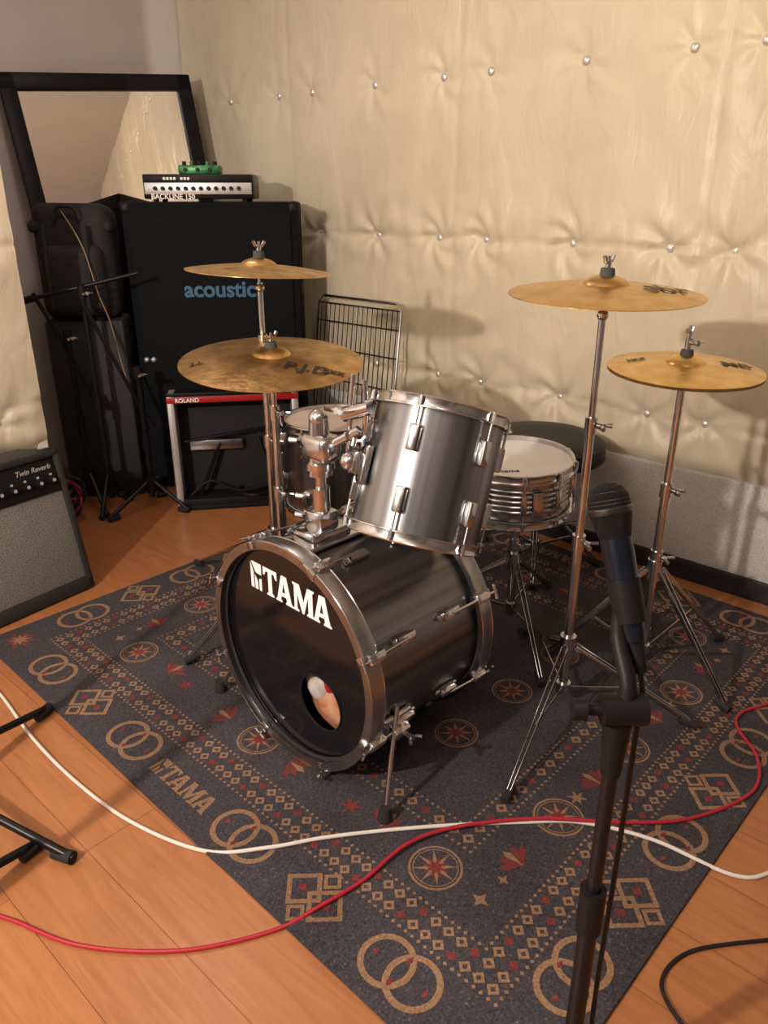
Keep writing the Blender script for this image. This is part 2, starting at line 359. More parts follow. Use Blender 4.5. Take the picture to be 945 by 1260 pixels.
def palm(x,y,a):
    for q in (-.9,-.45,0,.45,.9):
        c,s=math.cos(a+q),math.sin(a+q);rug.add('motifs',poly2([(x,y),(x+.04*c-.008*s,y+.04*s+.008*c),(x+.055*c,y+.055*s),(x+.04*c+.008*s,y+.04*s-.008*c)]),rr if q else rt)
ax,ay=RW/2-.303,RH/2-.303
for s in (-1,1):
    for t in (-1,1):
        medal(s*ax,t*(ay-.11));palm(s*(ax-.13),t*ay-.02,pi/2 if t>0 else pi/2);star(s*ax,t*(ay+.005),.02,.008,4,rt);star(s*(ax-.07),t*(ay+.01),.014,.006,4,rt)
        palm(s*ax,t*(ay-.27),0 if s<0 else pi);star(s*ax,t*(ay-.36),.03,.010,6,rr)
    medal(s*ax,0);medal(0,s*ay);palm(s*ax,.12,pi/2);palm(s*ax,-.12,-pi/2)
    for i in (-1,1):palm(i*.16,s*ay-.02,pi/2);star(i*.24,s*ay,.025,.009,6,rt);medal(i*.32,s*ay)
for x in (-.25,0,.25):
    for y in (-.35,0,.35):medal(x,y)
rug.done(flat=True)
# ------------------------------------------------------------ drums
def drum(g,R,H,shellmat,topmat,n=6,lugh=.05,rimh=.014,rimmat=None,beads=0,phase=0,botmat=None,luglong=False):
    rimmat=rimmat or chrome
    pr=[(R,.012)]
    if beads:
        zc=H/2
        for i in range(-beads,beads+1):
            z=zc+i*.016
            for q in range(7):pr.append((R+.0035*math.sin(pi*q/6),z-.006+.002*q))
    pr.append((R,H-.012))
    g.add('shell',lathe(pr,96),shellmat);g.add('shell',lathe([(R-.006,0.012),(R-.006,H-.012)],96),rubber)
    for z,s,mt in ((H,1,topmat),(0,-1,botmat or whitehead)):
        hn='head_top' if s>0 else 'head_bottom'
        g.add(hn,disc(R+.002,z-s*.004,96),mt)
        g.add(hn,lathe([(R+.002,z-s*.004),(R+.004,z-s*.008),(R+.003,z-s*.014)],96),mt)
        zz=z+s*.004
        g.add('rims',lathe([(R+.001,zz-s*.006),(R+.002,zz+s*rimh*.35),(R+.009,zz+s*rimh*.42),(R+.010,zz+s*rimh*.25),(R+.007,zz-s*.004),(R+.008,zz-s*rimh),(R+.018,zz-s*rimh*1.15),(R+.018,zz-s*rimh*1.35),(R+.006,zz-s*rimh*1.3)],96,True),rimmat)
    for i in range(n):
        a=2*pi*i/n+phase
        for z,s in ((H,1),(0,-1)):
            zl=H/2 if luglong else z-s*(.05+lugh/2)
            g.add('rods',rod(((R+.014)*math.cos(a),(R+.014)*math.sin(a),z+s*.008),((R+.014)*math.cos(a),(R+.014)*math.sin(a),zl),.0028),chrome)
            g.add('rods',rod(((R+.014)*math.cos(a),(R+.014)*math.sin(a),z+s*.006),((R+.014)*math.cos(a),(R+.014)*math.sin(a),z-s*.016),.0055,seg=6),chrome)
            if not luglong:
                g.add('lugs',box(.022,.020,lugh,.005),chrome,Rz(a)@T(R+.009,0,zl)@Rz(pi/2))
                g.add('lugs',box(.028,.006,lugh*.8,.003),chrome,Rz(a)@T(R+.002,0,zl)@Rz(pi/2))
        if luglong:g.add('lugs',box(.016,.018,H*.42,.005),chrome,Rz(a)@T(R+.009,0,H/2)@Rz(pi/2))
def wing(g,M,part='wingnuts',s=1):
    g.add(part,rod((0,0,-.006*s),(0,0,.008*s),.006*s),chrome,M)
    for q in (-1,1):g.add(part,path([(0,0,.002*s),(q*.012*s,0,.006*s),(q*.018*s,0,.016*s)],[.0035*s,.004*s,.0045*s],8),chrome,M)
BC=Vector((.995,1.185,.300));Rb=.262;Db=.380
MB=Matrix(((0,0,-1,BC.x),(-1,0,0,BC.y),(0,1,0,BC.z),(0,0,0,1)))@Ry(math.radians(-2.5))
bd=G('bass_drum',MB)
bd.add('shell',lathe([(Rb,-.015),(Rb,-Db+.015)],128),steelb);bd.add('shell',lathe([(Rb-.007,-.01),(Rb-.007,-Db+.01)],96),rubber)
hxp,hyp=.090,-.092
bd.add('resonant_head',shape([circ(Rb+.003,96),circ(.070,48,hxp,hyp)],.0006),blackg,T(0,0,-.006))
bd.add('port_ring',torus(.071,.0030,48,8),black,T(hxp,hyp,-.005))
bd.add('batter_head',disc(Rb,-Db,96),whitehead)
for z0,s in ((0,1),(-Db,-1)):
    zz=z0+s*.006
    bd.add('hoops',lathe([(Rb+.002,zz+s*.012),(Rb+.020,zz+s*.012),(Rb+.022,zz+s*.009),(Rb+.022,zz-s*.028),(Rb+.020,zz-s*.030),(Rb+.010,zz-s*.030),(Rb+.009,zz),(Rb+.004,zz),(Rb+.002,zz+s*.004)],128,True),hoopm)
    bd.add('hoops',torus(Rb+.021,.0025,128,6,zz+s*.010),chrome);bd.add('hoops',torus(Rb+.021,.0025,128,6,zz-s*.028),chrome)
    bd.add('hoops',lathe([(Rb+.0035,zz-s*.002),(Rb-.004,zz-s*.006)],96),rubber)
for vf in logo(.070,ext=.0004,hs=.92):bd.add('logo',vf,white,T(-.006,.125,-.0045))
for i in range(8):
    a=2*pi*(i+.5)/8
    M=Rz(a)
    for z0,s in ((0,-1),(-Db,1)):
        bd.add('claws',box(.030,.024,.046,.005),chrome,M@T(Rb+.022,0,z0+s*.012))
        bd.add('claws',box(.020,.022,.008,.002),chrome,M@T(Rb+.014,0,z0-s*.020))
        bd.add('rods',rod((Rb+.033,0,z0-s*.035),(Rb+.022,0,z0+s*.115),.0035),chrome,M)
        bd.add('rods',path([(Rb+.034,-.018,z0-s*.030),(Rb+.034,.018,z0-s*.030)],.004,8),chrome,M)
        bd.add('lugs',box(.022,.022,.054,.007),chrome,M@T(Rb+.012,0,z0+s*.115))
        bd.add('lugs',box(.012,.016,.075,.005),chrome,M@T(Rb+.006,0,z0+s*.115))
for s,foot in ((1,(.305,-.288,.00)),(-1,(-.36,-.288,-.02))):
    a=-.42 if s>0 else pi+.42
    hub=Vector(((Rb+.02)*math.cos(a),(Rb+.02)*math.sin(a),-.085))
    bd.add('spurs',box(.014,.075,.085,.005),chrome,Rz(a)@T(Rb+.006,0,-.085))
    bd.add('spurs',box(.035,.035,.05,.008),chrome,Rz(a)@T(Rb+.025,0,-.085))
    bd.add('spurs',rod(hub+Vector((0,.06,0)),foot,.0065,.0055),chrome)
    bd.add('spurs',rod(Vector(foot)+Vector((0,.03,0)),Vector(foot)+Vector((0,-.003,0)),.012,.018),rubber)
    bd.add('spurs',rod(hub,hub+Vector((s*.04,0,0)),.006),chrome);wing(bd,T(*(hub+Vector((s*.045,0,0))))@Ry(s*pi/2),'spurs')
bd.add('tom_mount',box(.11,.012,.19,.006),chrome,T(-.01,Rb+.006,-.115))
bd.add('tom_mount',box(.075,.03,.12,.010),chrome,T(0,Rb+.022,-.105))
bd.add('tom_mount',box(.06,.05,.06,.012),chrome,T(0,Rb+.052,-.105))
bd.add('tom_mount',rod((0,Rb,-.105),(0,Rb+.235,-.105),.0125,seg=24),chrome)
bd.add('tom_mount',rod((0,Rb+.06,-.105),(0,Rb+.13,-.105),.021,seg=24),chrome)
wing(bd,T(-.04,Rb+.10,-.105)@Ry(-pi/2),'tom_mount',1.3);wing(bd,T(-.045,Rb+.052,-.105)@Ry(-pi/2),'tom_mount',1.3)
bd.add('tom_mount',box(.085,.06,.06,.016,seg=3),chrome,T(.005,Rb+.225,-.105))
bd.add('tom_mount',rod((0,Rb+.16,-.105),(0,Rb+.29,-.105),.028,.021,seg=24),chrome)
bd.add('tom_mount',rod((0,Rb+.175,-.105),(0,Rb+.19,-.105),.033,seg=24),chrome)
bd.add('tom_mount',sph(.022),chrome,T(0,Rb+.288,-.105))
wing(bd,T(-.05,Rb+.23,-.105)@Ry(-pi/2),'tom_mount',1.4)
bd.add('tom_mount',rod((.02,Rb+.225,-.10),(.095,Rb+.275,-.135),.0105,seg=18),chrome)
bd.add('tom_mount',rod((.06,Rb+.20,-.13),(.075,Rb+.39,-.14),.0055,seg=14),chrome)
bd.add('tom_mount',path([(.085,Rb+.21,-.15),(.10,Rb+.30,-.15),(.098,Rb+.38,-.15)],.006,12,4),chrome)
bd.add('tom_mount',rod((.05,Rb+.30,-.135),(.115,Rb+.325,-.15),.016,seg=18),chrome)
wing(bd,T(.05,Rb+.31,-.12)@Rx(-.3),'tom_mount',1.3)
bd.add('pillow',sph(.12,28,(1,.75,.5)),pillow1,T(.085,-.125,-.090))
bd.add('pillow',sph(.040,20,(1,1.3,.6)),pillow2,T(hxp-.050,hyp+.015,-.045))
bd.add('pillow',sph(.026,20,(1,1.,.6)),pillow2,T(hxp+.02,hyp+.040,-.045))
bd.add('pillow',sph(.030,20,(1,1.2,.6)),red,T(hxp-.012,hyp+.030,-.050))
bd.done()
kp=G('kick_pedal',T(1.42,1.14,.012))
kp.add('base',box(.30,.09,.012,.004),blackmet,T(.13,0,.004));kp.add('footboard',box(.27,.085,.008,.003),chrome,T(.15,0,.055)@Ry(math.radians(14)))
for s in(-1,1):kp.add('posts',rod((.02,s*.055,.0),(.02,s*.055,.2),.008),chrome)
kp.add('posts',rod((.02,-.06,.19),(.02,.06,.19),.007),chrome);kp.add('beater',rod((.02,0,.19),(.03,0,.30),.004),chrome);kp.add('beater',sph(.026,20,(.8,1,1)),felt,T(.03,0,.31));kp.done()
tb=Vector((1.19,.985,.60));tt=Vector((1.30,1.0,.86))
ax_=(tt-tb);Lt=ax_.length
tom=G('rack_tom',fr(tb,ax_,(1,0,0)))
drum(tom,.141,Lt,steel,whitehead,6,.055,phase=.35)
tom.add('bracket',box(.016,.07,.085,.006),chrome,Rz(math.radians(148))@T(.149,0,.13))
tom.add('bracket',box(.03,.045,.05,.008),chrome,Rz(math.radians(148))@T(.163,0,.13))
tom.add('bracket',sph(.02),chrome,Rz(math.radians(148))@T(.18,0,.13))
wing(tom,Rz(math.radians(148))@T(.178,0,.17),'bracket',1.2)
tom.done()
sn=G('snare_drum',fr((1.885,1.165,.42),(-.05,-.02,1)))
drum(sn,.163,.15,beadm,whitehead,10,.03,beads=2,phase=.1,luglong=True)
sn.add('strainer',box(.03,.02,.09,.004),chrome,Rz(-2.2)@T(.175,0,.07)@Rz(pi/2));sn.add('logo',text('tama',.028),ink,T(-.09,-.04,.1475)@Rz(-.8));sn.done()
ft=G('floor_tom',fr((1.92,1.985,.20),(0,0,1)))
drum(ft,.178,.325,steel,beige,6,.05,phase=.2)
for i in range(3):
    a=2*pi*i/3+.6
    ft.add('legs',path([((.200)*math.cos(a),.200*math.sin(a),.22),((.200)*math.cos(a),.200*math.sin(a),-.10),(.225*math.cos(a),.225*math.sin(a),-.175)],.0055,10),chrome)
    ft.add('legs',rod((.225*math.cos(a),.225*math.sin(a),-.165),(.228*math.cos(a),.228*math.sin(a),-.19),.012,.015),rubber)
    ft.add('legs',box(.03,.035,.05,.006),chrome,Rz(a)@T(.188,0,.12))
ft.done()
# ------------------------------------------------------------ stands
def tripod(g,feet,hz,low=.07,bw=.014,mat=None):
    mat=mat or chrome
    g.add('legs',rod((0,0,hz-.03),(0,0,hz+.03),.021,seg=18),mat);g.add('legs',rod((0,0,low-.015),(0,0,low+.015),.019,seg=18),mat)
    for f in feet:
        f=Vector(f);d=Vector((f.x,f.y,0)).normalized();n=Vector((-d.y,d.x,0))
        for s in (-1,1):
            g.add('legs',bar(d*.022+Vector((0,0,hz))+n*s*.008,Vector((f.x,f.y,.026))+n*s*.004,bw,.0025,n),mat)
        mid=(d*.02+Vector((0,0,hz)))*.45+Vector((f.x,f.y,.02))*.55
        g.add('legs',bar(d*.02+Vector((0,0,low)),mid,.011,.003,n),mat)
        q=Vector((f.x,f.y,.008))
        g.add('feet',rod(q-d*.03+Vector((0,0,.024)),q+d*.014+Vector((0,0,.012)),.011,.012),rubber)
def clamp(g,z,M=None,r=.017):
    M=M or Matrix()
    g.add('pole',rod((0,0,z-.022),(0,0,z+.018),r,seg=18),chrome,M);wing(g,M@T(.0,-.024,z)@Rx(pi/2),'pole',1.2)
def cym(g,M,R,mat,marks=(),bell=.05,H=.024):
    pr=[];N=90
    for i in range(N+1):
        r=R*i/N;z=H*(1-(r/R)**1.7)
        if r<bell:z+=.017*math.sqrt(max(0,1-(r/bell)**2))**1.2
        elif i%2 and r<R*.97:z-=.00022
        pr.append((max(r,.004),z))
    pr+= [(R,-.0012)]+[(r,z-.0013) for r,z in pr[::-1]]
    V,F=lathe(pr,128);g.add('cymbal',(V,F),mat,M)
    for s,size,a,rad,rot in marks:
        z=H*(1-(rad/R)**1.7)+.0022
        g.add('print',text(s,size,.0002,.0012),ink,M@Rz(a)@T(rad,0,z)@Ry(math.atan(H*1.7*rad**.7/R**1.7))@Rz(rot))
def cymtop(g,M,z=.0):
    g.add('top_hardware',rod((0,0,z-.05),(0,0,z+.080),.0032),chrome,M);g.add('top_hardware',rod((0,0,z+.036),(0,0,z+.054),.017,.015,seg=20),felt,M)
    g.add('top_hardware',rod((0,0,z-.012),(0,0,z+.01),.018,.014,seg=20),rubber,M);wing(g,M@T(0,0,z+.062),'top_hardware',1.1)
camdir=Vector((.743,.669,0))
def stand(name,base,feet,ztop,R,mat,tilt,marks=(),hz=.26,joints=(.45,.8),tdir=None,H=.024,low=.07):
    g=G(name,T(base[0],base[1],0));tripod(g,[(f[0]-base[0],f[1]-base[1],0) for f in feet],hz,low)
    zs=[.05]+list(joints)+[ztop-.03];rs=[.0125,.0105,.008]
    for i in range(len(zs)-1):
        g.add('pole',rod((0,0,zs[i]),(0,0,zs[i+1]),rs[i],seg=20),chrome)
        if i:clamp(g,zs[i],r=rs[i-1]+.004)
    d=Vector(tdir) if tdir else -camdir
    M=fr((0,0,ztop),(d.x*tilt,d.y*tilt,1),(1,0,0))
    g.add('pole',sph(.013),chrome,T(0,0,ztop-.045));cym(g,M,R,mat,marks,H=H);cymtop(g,M)
    return g.done()
R_=math.radians
def mk(s,size,ang,rad,read=-48):return (s,size,R_(ang),rad,R_(read-ang))
stand('crash_cymbal_stand',(1.61,.80),[(1.21,.71),(1.75,.50),(1.84,1.07)],1.095,.210,brz,.035,[mk('sbr',.085,-66,.125,-38)],hz=.20,joints=(.50,.80))
stand('ride_cymbal_stand',(1.335,1.61),[(1.05,1.72),(1.62,1.80),(1.40,1.44)],.878,.247,brzold,.10,[mk('P.J.D',.062,-92,.145,-58),mk('xxx',.04,-78,.20,-58),mk('TT',.03,150,.2,150)],hz=.3,joints=(.50,.74),tdir=(-.55,-.84,0))
stand('crash_cymbal_stand',(1.44,1.77),[(1.45,2.24),(1.22,1.62),(1.85,1.62)],1.095,.205,brzold,.05,(),hz=.28,joints=(.6,.9),tdir=(.9,-.5,0),H=.020)
hh=G('hi_hat_stand',T(1.95,.73,0));tripod(hh,[(1.88-1.95,.46-.73,0),(2.22-1.95,.60-.73,0),(1.80-1.95,.95-.73,0)],.32,.06)
hh.add('pole',rod((0,0,.03),(0,0,.56),.0125,seg=20),chrome);hh.add('pole',rod((0,0,.56),(0,0,.85),.010,seg=20),chrome);hh.add('pole',rod((0,0,.85),(0,0,.995),.0035),chrome);clamp(hh,.56);clamp(hh,.36)
hh.add('pole',rod((0,0,.84),(0,0,.87),.022,.026,seg=20),felt)
M=fr((0,0,.888),(-.03,-.03,1));cym(hh,M,.190,brzhat,[mk('MB',.055,-52,.125,-50),mk('HCS',.025,-250,.12,-40)],H=.018)
g2=M@T(0,0,-.008)@Rx(pi);hh.add('cymbal_bottom',lathe([(.004,.016)]+[(.190*i/20,.016*(1-(i/20)**1.7)) for i in range(1,21)],96),brzhat,g2)
hh.add('clutch',rod((0,0,.91),(0,0,.935),.018,.015,seg=20),felt);hh.add('clutch',rod((0,0,.925),(0,0,.965),.008,seg=16),chrome);wing(hh,T(0,-.014,.955)@Rx(pi/2),'clutch',1.2);wing(hh,T(0,0,.972),'clutch',1.)
hh.add('pedal',box(.27,.085,.009,.003),chrome,T(.17,.11,.055)@Rz(.5)@Ry(math.radians(12)));hh.add('pedal',box(.30,.06,.008,.002),blackmet,T(.15,.10,.016)@Rz(.5));hh.add('pedal',rod((0,0,.05),(.06,.03,.08),.006),chrome);hh.done()
ss=G('snare_stand',T(1.87,1.14,0));tripod(ss,[(1.66-1.88,.88-1.13,0),(1.70-1.88,1.42-1.13,0),(2.18-1.88,1.17-1.13,0)],.24,.08)
ss.add('pole',rod((0,0,.05),(0,0,.40),.0125,seg=18),chrome);clamp(ss,.30)
for i in range(3):
    a=2*pi*i/3+.9;c,s=math.cos(a),math.sin(a)
    ss.add('basket',path([(0,0,.37),(.10*c,.10*s,.375),(.193*c,.193*s,.40),(.195*c,.195*s,.435)],.006,8),chrome);ss.add('basket',rod((.191*c,.191*s,.405),(.191*c,.191*s,.44),.009),rubber)
ss.done()
th=G('drum_throne',T(2.325,1.335,0));tripod(th,[(-.2,-.12,0),(.12,-.2,0),(.0,.24,0)],.25,.08)
th.add('pole',rod((0,0,.05),(0,0,.43),.014,seg=18),chrome);clamp(th,.3)
th.add('seat',lathe([(.001,.420),(.19,.420),(.212,.430),(.222,.455),(.218,.485),(.195,.501),(.12,.507),(.001,.507)],64),vinyl);th.add('seat',torus(.219,.004,64,8,.437),vinyl);th.done()
# ------------------------------------------------------------ amps / cabs
def amat(fl,frr,lean=0):
    a=Vector((fl[0],fl[1],0));b=Vector((frr[0],frr[1],0));x=(b-a).normalized();y=Vector((-x.y,x.x,0))
    M=Matrix(((x.x,y.x,0,a.x),(x.y,y.y,0,a.y),(0,0,1,0),(0,0,0,1)));return M@Rx(lean),(b-a).length
FRONT=Rx(pi/2)
M,W=amat((1.785,3.065),(2.30,2.555));Hc=1.262
cb=G('bass_speaker_cabinet',M)
cb.add('body',box(W,.33,Hc-.03,.014,False),carpet,T(0,.012,.03));
cb.add('grille',box(W-.06,.02,Hc-.12,.006,False),grillb,T(.03,.0,.07))
cb.add('badge',text('acoustic',.092,.002,.0026),blue,T(W*.53,-.004,.915)@FRONT)
for x in (0,W):
    for z in (.03,Hc):
        cb.add('corners',box(.05,.05,.05,.016,True,3),black,T(x+(.018 if x==0 else -.018),.034,z+(.022 if z<.1 else -.021)))
for x in (.07,W-.07):
    for y in (.07,.29):cb.add('casters',rod((x-.015,y,.022),(x+.015,y,.022),.022,seg=20),rubber)
for z in (.5,.52):cb.add('jack_plate',sph(.012,14),silver,T(.04+(z-.5)*1.5,-.004,.62))
cb.add('handle',box(.006,.12,.05,.003),blackmet,T(W,.17,.9));cb.done()
M2=M@T(W*.13,.05,Hc+.012)
ah=G('bass_amplifier_head',M2);w=.45
ah.add('case',box(w,.26,.095,.006,False),blackmet);ah.add('panel',box(w-.012,.006,.045,.002,False),silver,T(.006,-.006,.018))
ah.add('panel',box(w-.012,.004,.026,.001,False),black,T(.006,-.004,.065))
for i in range(12):ah.add('knobs',rod((0,0,0),(0,0,.014),.0085,.007,seg=16),black,T(.05+i*.031,-.006,.041)@Rx(pi/2))
for i in (0,1,2,3,5,6,7):ah.add('knobs',box(.010,.003,.010,.001),white,T(.09+i*.014,-.006,.078))
ah.add('label',text('BACKLINE 150',.028,.0005,.0004),white,T(.12,-.006,.009)@FRONT)
for x in (.04,w-.04):
    for y in (.04,.22):ah.add('feet',rod((x,y,-.012),(x,y,0),.012),rubber)
ah.done()
ep=G('effects_pedal',M@T(W*.13+.14,.10,Hc+.108));ep.add('body',box(.17,.10,.034,.006,False),green)
for i in range(5):ep.add('knobs',rod((.02+i*.032,.04,.034),(.02+i*.032,.04,.05),.009,.008,seg=14),green if i%2 else black)
for i in range(3):ep.add('knobs',rod((.03+i*.05,-.0,.017),(.03+i*.05,-.008,.017),.008,seg=12),black)
ep.done()
M,W=amat((1.72,2.77),(2.15,2.43));Hh=.515
ra=G('guitar_amplifier_shell',M);d=.13
for x in (0,W-.03):ra.add('frame',box(.03,d,Hh,.006,False),silver,T(x,0,0))
ra.add('frame',box(W-.05,d,.035,.005,False),black,T(.025,0,Hh-.035));ra.add('trim',box(W,.004,.026,.002,False),red,T(0,-.004,Hh-.030))
ra.add('frame',box(W-.05,d,.05,.005,False),black,T(.025,0,0));ra.add('frame',box(W-.05,.012,Hh-.05,.002,False),rubber,T(.025,d-.014,.03))
ra.add('frame',box(W,.006,.014,.002,False),black,T(0,-.004,Hh-.002));ra.add('frame',box(W,.01,.02,.002,False),black,T(0,-.004,0))
ra.add('badge',text('ROLAND',.024,.0006,.0004),white,T(.085,-.009,Hh-.018)@FRONT)
ra.add('inside',torus(.075,.006,40,8),black,T(W*.62,.065,.06));ra.add('inside',bar((.05,.06,.30),(W-.07,.06,.36),.02,.008),blackmet)
ra.add('inside',box(W*.42,.03,.045,.004,False),hoopm,T(.07,.08,.25));ra.add('inside',path([(.06,.03,.06),(.15,.04,.12),(.28,.03,.07),(W-.06,.05,.10)],.005,8,6),black)
ra.add('inside',bar((.10,.05,.05),(.20,.08,.28),.02,.01),blackmet);ra.add('inside',bar((W-.10,.05,.05),(W-.18,.08,.30),.02,.01),blackmet)
ra.done()
M,W=amat((.47,2.33),(1.115,2.40),-math.radians(11));M=T(0,0,.004)@M
fa=G('guitar_combo_amplifier',M);Hf=.505;d=.24
fa.add('cabinet',box(W,d,Hf,.014,False,3),tolex)
fa.add('front',box(W-.03,.012,.32,.002,False),grillsil,T(.015,-.004,.045))
for (x,z,sx,sz) in ((.0,.0,W,.045),(0,.0,.022,Hf),(W-.022,0,.022,Hf),(0,Hf-.024,W,.024)):fa.add('front',box(sx,.022,sz,.006,False),tolex,T(x,-.014,z))
Mp=T(.022,-.012,.365)@Rx(-.10)
fa.add('control_panel',box(W-.044,.012,.115,.002,False),black,Mp)
for i in range(12):
    x=W-.07-i*.046;K=Mp@T(x,-.001,.040)@Rx(pi/2);fa.add('control_panel',rod((0,0,0),(0,0,.016),.012,.009,seg=18),black,K);fa.add('control_panel',rod((0,0,.016),(0,0,.017),.006,seg=12),silver,K)
    fa.add('control_panel',text('10',.010,.0003),white,Mp@T(x,-.002,.060)@FRONT)
fa.add('control_panel',text('Twin Reverb',.024,.0006,.0003,'RIGHT',.3),silver,Mp@T(W-.062,-.002,.088)@FRONT)
fa.add('control_panel',text('reverb',.014,.0004,.0002),white,Mp@T(W-.3,-.002,.02)@FRONT)
for x in (.03,W-.03):fa.add('corners',box(.05,.05,.03,.01),blackmet,T(x,.02,Hf-.01))
fa.add('handle',path([(W/2-.11,.12,Hf),(W/2-.09,.12,Hf+.03),(W/2+.09,.12,Hf+.03),(W/2+.11,.12,Hf)],.009,8,4),rubber);fa.done()
# mirror
tl=Vector((1.615,3.62,1.755));tr=Vector((2.46,3.47,1.81));ux=(tr-tl);Wm=ux.length;ux.normalize()
bl=Vector((1.60,3.36,.0));uy=(tl-bl);uy=(uy-ux*uy.dot(ux)).normalized();Hm=1.73;nz=ux.cross(uy)
org=tl-uy*Hm
MM=Matrix(((ux.x,uy.x,nz.x,org.x),(ux.y,uy.y,nz.y,org.y),(ux.z,uy.z,nz.z,org.z),(0,0,0,1)))
mi=G('leaning_mirror',MM)
mi.add('glass',box(Wm-.1,Hm-.1,.004,0,False),mirror,T(.05,.05,.004))
for x,y,sx,sy in ((0,0,Wm,.068),(0,Hm-.068,Wm,.068),(0,0,.068,Hm),(Wm-.068,0,.068,Hm)):mi.add('frame',box(sx,sy,.03,.005,False),black,T(x,y,-.006))
mi.done()
wr=G('wire_shelf_rack',fr((2.42,2.17,.0),(.12,0,1),(0,1,0)))
for i in range(17):wr.add('wires',rod((.02+i*.029,0,.05),(.02+i*.029,0,.84),.0022,seg=6),blackmet)
for z in (.05,.2,.36,.5,.64,.76,.84):wr.add('wires',rod((0,.004,z),(.50,.004,z),.003,seg=6),blackmet)
wr.add('frame',path([(0,0,0),(0,0,.84),(.03,0,.87),(.47,0,.87),(.50,0,.84),(.50,0,0)],.006,8),hoopm);wr.done()
gb=G('gig_bag',T(1.605,3.165,0)@Rz(math.radians(-42)))
gb.add('case',box(.33,.20,.80,.02,False),tolex,T(-.16,0,0))
def softbox(sx,sy,sz,M):
    V,F=box(sx,sy,sz,.07,True,5);V=[tuple(Vector(v)*(1+.07*noise.noise(Vector(v)*9))) for v in V];gb.add('bag',(V,F),nylon,M)
softbox(.32,.20,.46,T(.0,.11,1.02));softbox(.25,.10,.28,T(.0,-.0,.96));softbox(.31,.18,.12,T(.0,.11,1.20));softbox(.34,.08,.05,T(.0,.06,1.17))
gb.add('bag',path([(-.05,.0,1.20),(-.03,-.01,1.245),(.03,-.01,1.245),(.05,0,1.20)],.008,8,4),nylon)
for x in (-.09,.07):gb.add('bag',path([(x,-.055,.85),(x,-.06,1.0),(x,-.03,1.18)],.010,8,4),nylon)
gb.add('cord',path([(-.02,.0,1.235),(.06,-.06,1.10),(.10,-.075,.92),(.13,-.06,.80),(.15,-.04,.62),(.17,-.03,.5)],.0025,8,6),rope)
gb.done()
def micstand(name,base,feet,h,boom=None,hz=.16,mat=None):
    mat=mat or blackmet
    g=G(name,T(base[0],base[1],0));g.add('pole',rod((0,0,.05),(0,0,h),.0115,seg=16),mat);g.add('pole',rod((0,0,h*.5-.04),(0,0,h*.5+.04),.017,seg=16),mat)
    g.add('hub',rod((0,0,hz-.05),(0,0,hz+.03),.022,seg=16),black)
    for f in feet:
        f=Vector((f[0]-base[0],f[1]-base[1],.015));d=f.normalized();g.add('legs',rod((d.x*.02,d.y*.02,hz),f,.0095,seg=12),mat);g.add('legs',rod(f-d*.05,f,.0125,.0145,seg=14),rubber)
    if boom:
        a,b=Vector(boom[0]),Vector(boom[1]);g.add('boom',rod(a,b,.008,seg=12),mat);g.add('boom',rod(b-(b-a).normalized()*.06,b,.014,seg=12),mat);g.add('boom',rod((0,0,h-.02),(0,0,h+.03),.018,seg=14),black)
        wing(g,T(0,-.03,h)@Rx(pi/2),'boom',1.2)
    return g.done()
micstand('boom_microphone_stand',(1.55,3.02),[(1.44,2.92),(1.42,3.22),(1.80,2.97)],.93,((.18,-.13,1.00),(-.20,.14,.90)))
micstand('boom_microphone_stand',(1.50,3.10),[(1.47,2.93),(1.30,3.16),(1.68,3.12)],.75,((-.09,.05,.93),(.08,-.03,.45)))
micstand('boom_microphone_stand',(1.68,2.90),[(1.45,2.88),(1.64,3.08),(1.74,2.72)],.60,((-.14,.10,.88),(.04,.0,.35)),hz=.12)
single('coiled_cable',[(path([(.10*math.cos(t*.5)*(1+.1*math.sin(t)),.03*math.sin(t*1.7),.12+.10*math.sin(t*.5)) for t in range(60)],.0055,8,3),cabk),(path([(.085*math.cos(t*.55),.03*math.cos(t*1.3),.12+.08*math.sin(t*.55)) for t in range(30)],.0035,8,3),cabr)],T(1.31,3.00,0))
micstand('microphone_stand',(.30,1.66),[(.67,1.82),(.46,1.29),(-.02,1.75)],.95,hz=.12)
micstand('microphone_stand',(.13,1.30),[(.435,1.385),(.05,1.05),(-.1,1.5)],.95,hz=.10)
# ------------------------------------------------------------ foreground vocal mic
px,py=.722,.286
vm=G('microphone_on_stand',T(px,py,0))
vm.add('pole',rod((0,0,.05),(0,0,.43),.0125,seg=20),blackmet);vm.add('pole',rod((0,0,.43),(0,0,.74),.0095,seg=20),blackmet);vm.add('pole',rod((0,0,.40),(0,0,.47),.017,seg=20),black);vm.add('pole',rod((0,0,.66),(0,0,.735),.012,.017,seg=20),black)
for a in (3.98,5.5,2.3):
    f=Vector((.24*math.cos(a),.24*math.sin(a),.022));vm.add('legs',rod((0,0,.12),f,.009),blackmet);vm.add('legs',rod(f*.9,f,.012),rubber)
def L3(x,y,z):return Vector((x-px,y-py,z))
hub=L3(.722,.286,.751)
vm.add('swivel',rod(hub+Vector((-.014,.015,0)),hub+Vector((.020,-.022,0)),.019,seg=24),black);vm.add('swivel',rod(hub+Vector((0,0,-.035)),hub,.013,seg=18),black)
vm.add('swivel',rod(hub+Vector((-.014,.015,0)),hub+Vector((-.027,.030,0)),.007,seg=14),black);vm.add('swivel',rod(hub+Vector((-.026,.029,0)),hub+Vector((-.036,.040,0)),.014,.012,seg=18),black)
head=L3(.79,.358,.962);tail=L3(.757,.278,.775);d=(tail-head).normalized()
Mm=fr(head,-d)
vm.add('clip',path([hub+Vector((.004,-.004,.0)),hub+Vector((.010,-.002,.030)),head+d*.145+Vector((-.012,.010,-.010)),head+d*.110+Vector((-.006,.003,-.008))],[.012,.010,.012,.010],14,5),black)
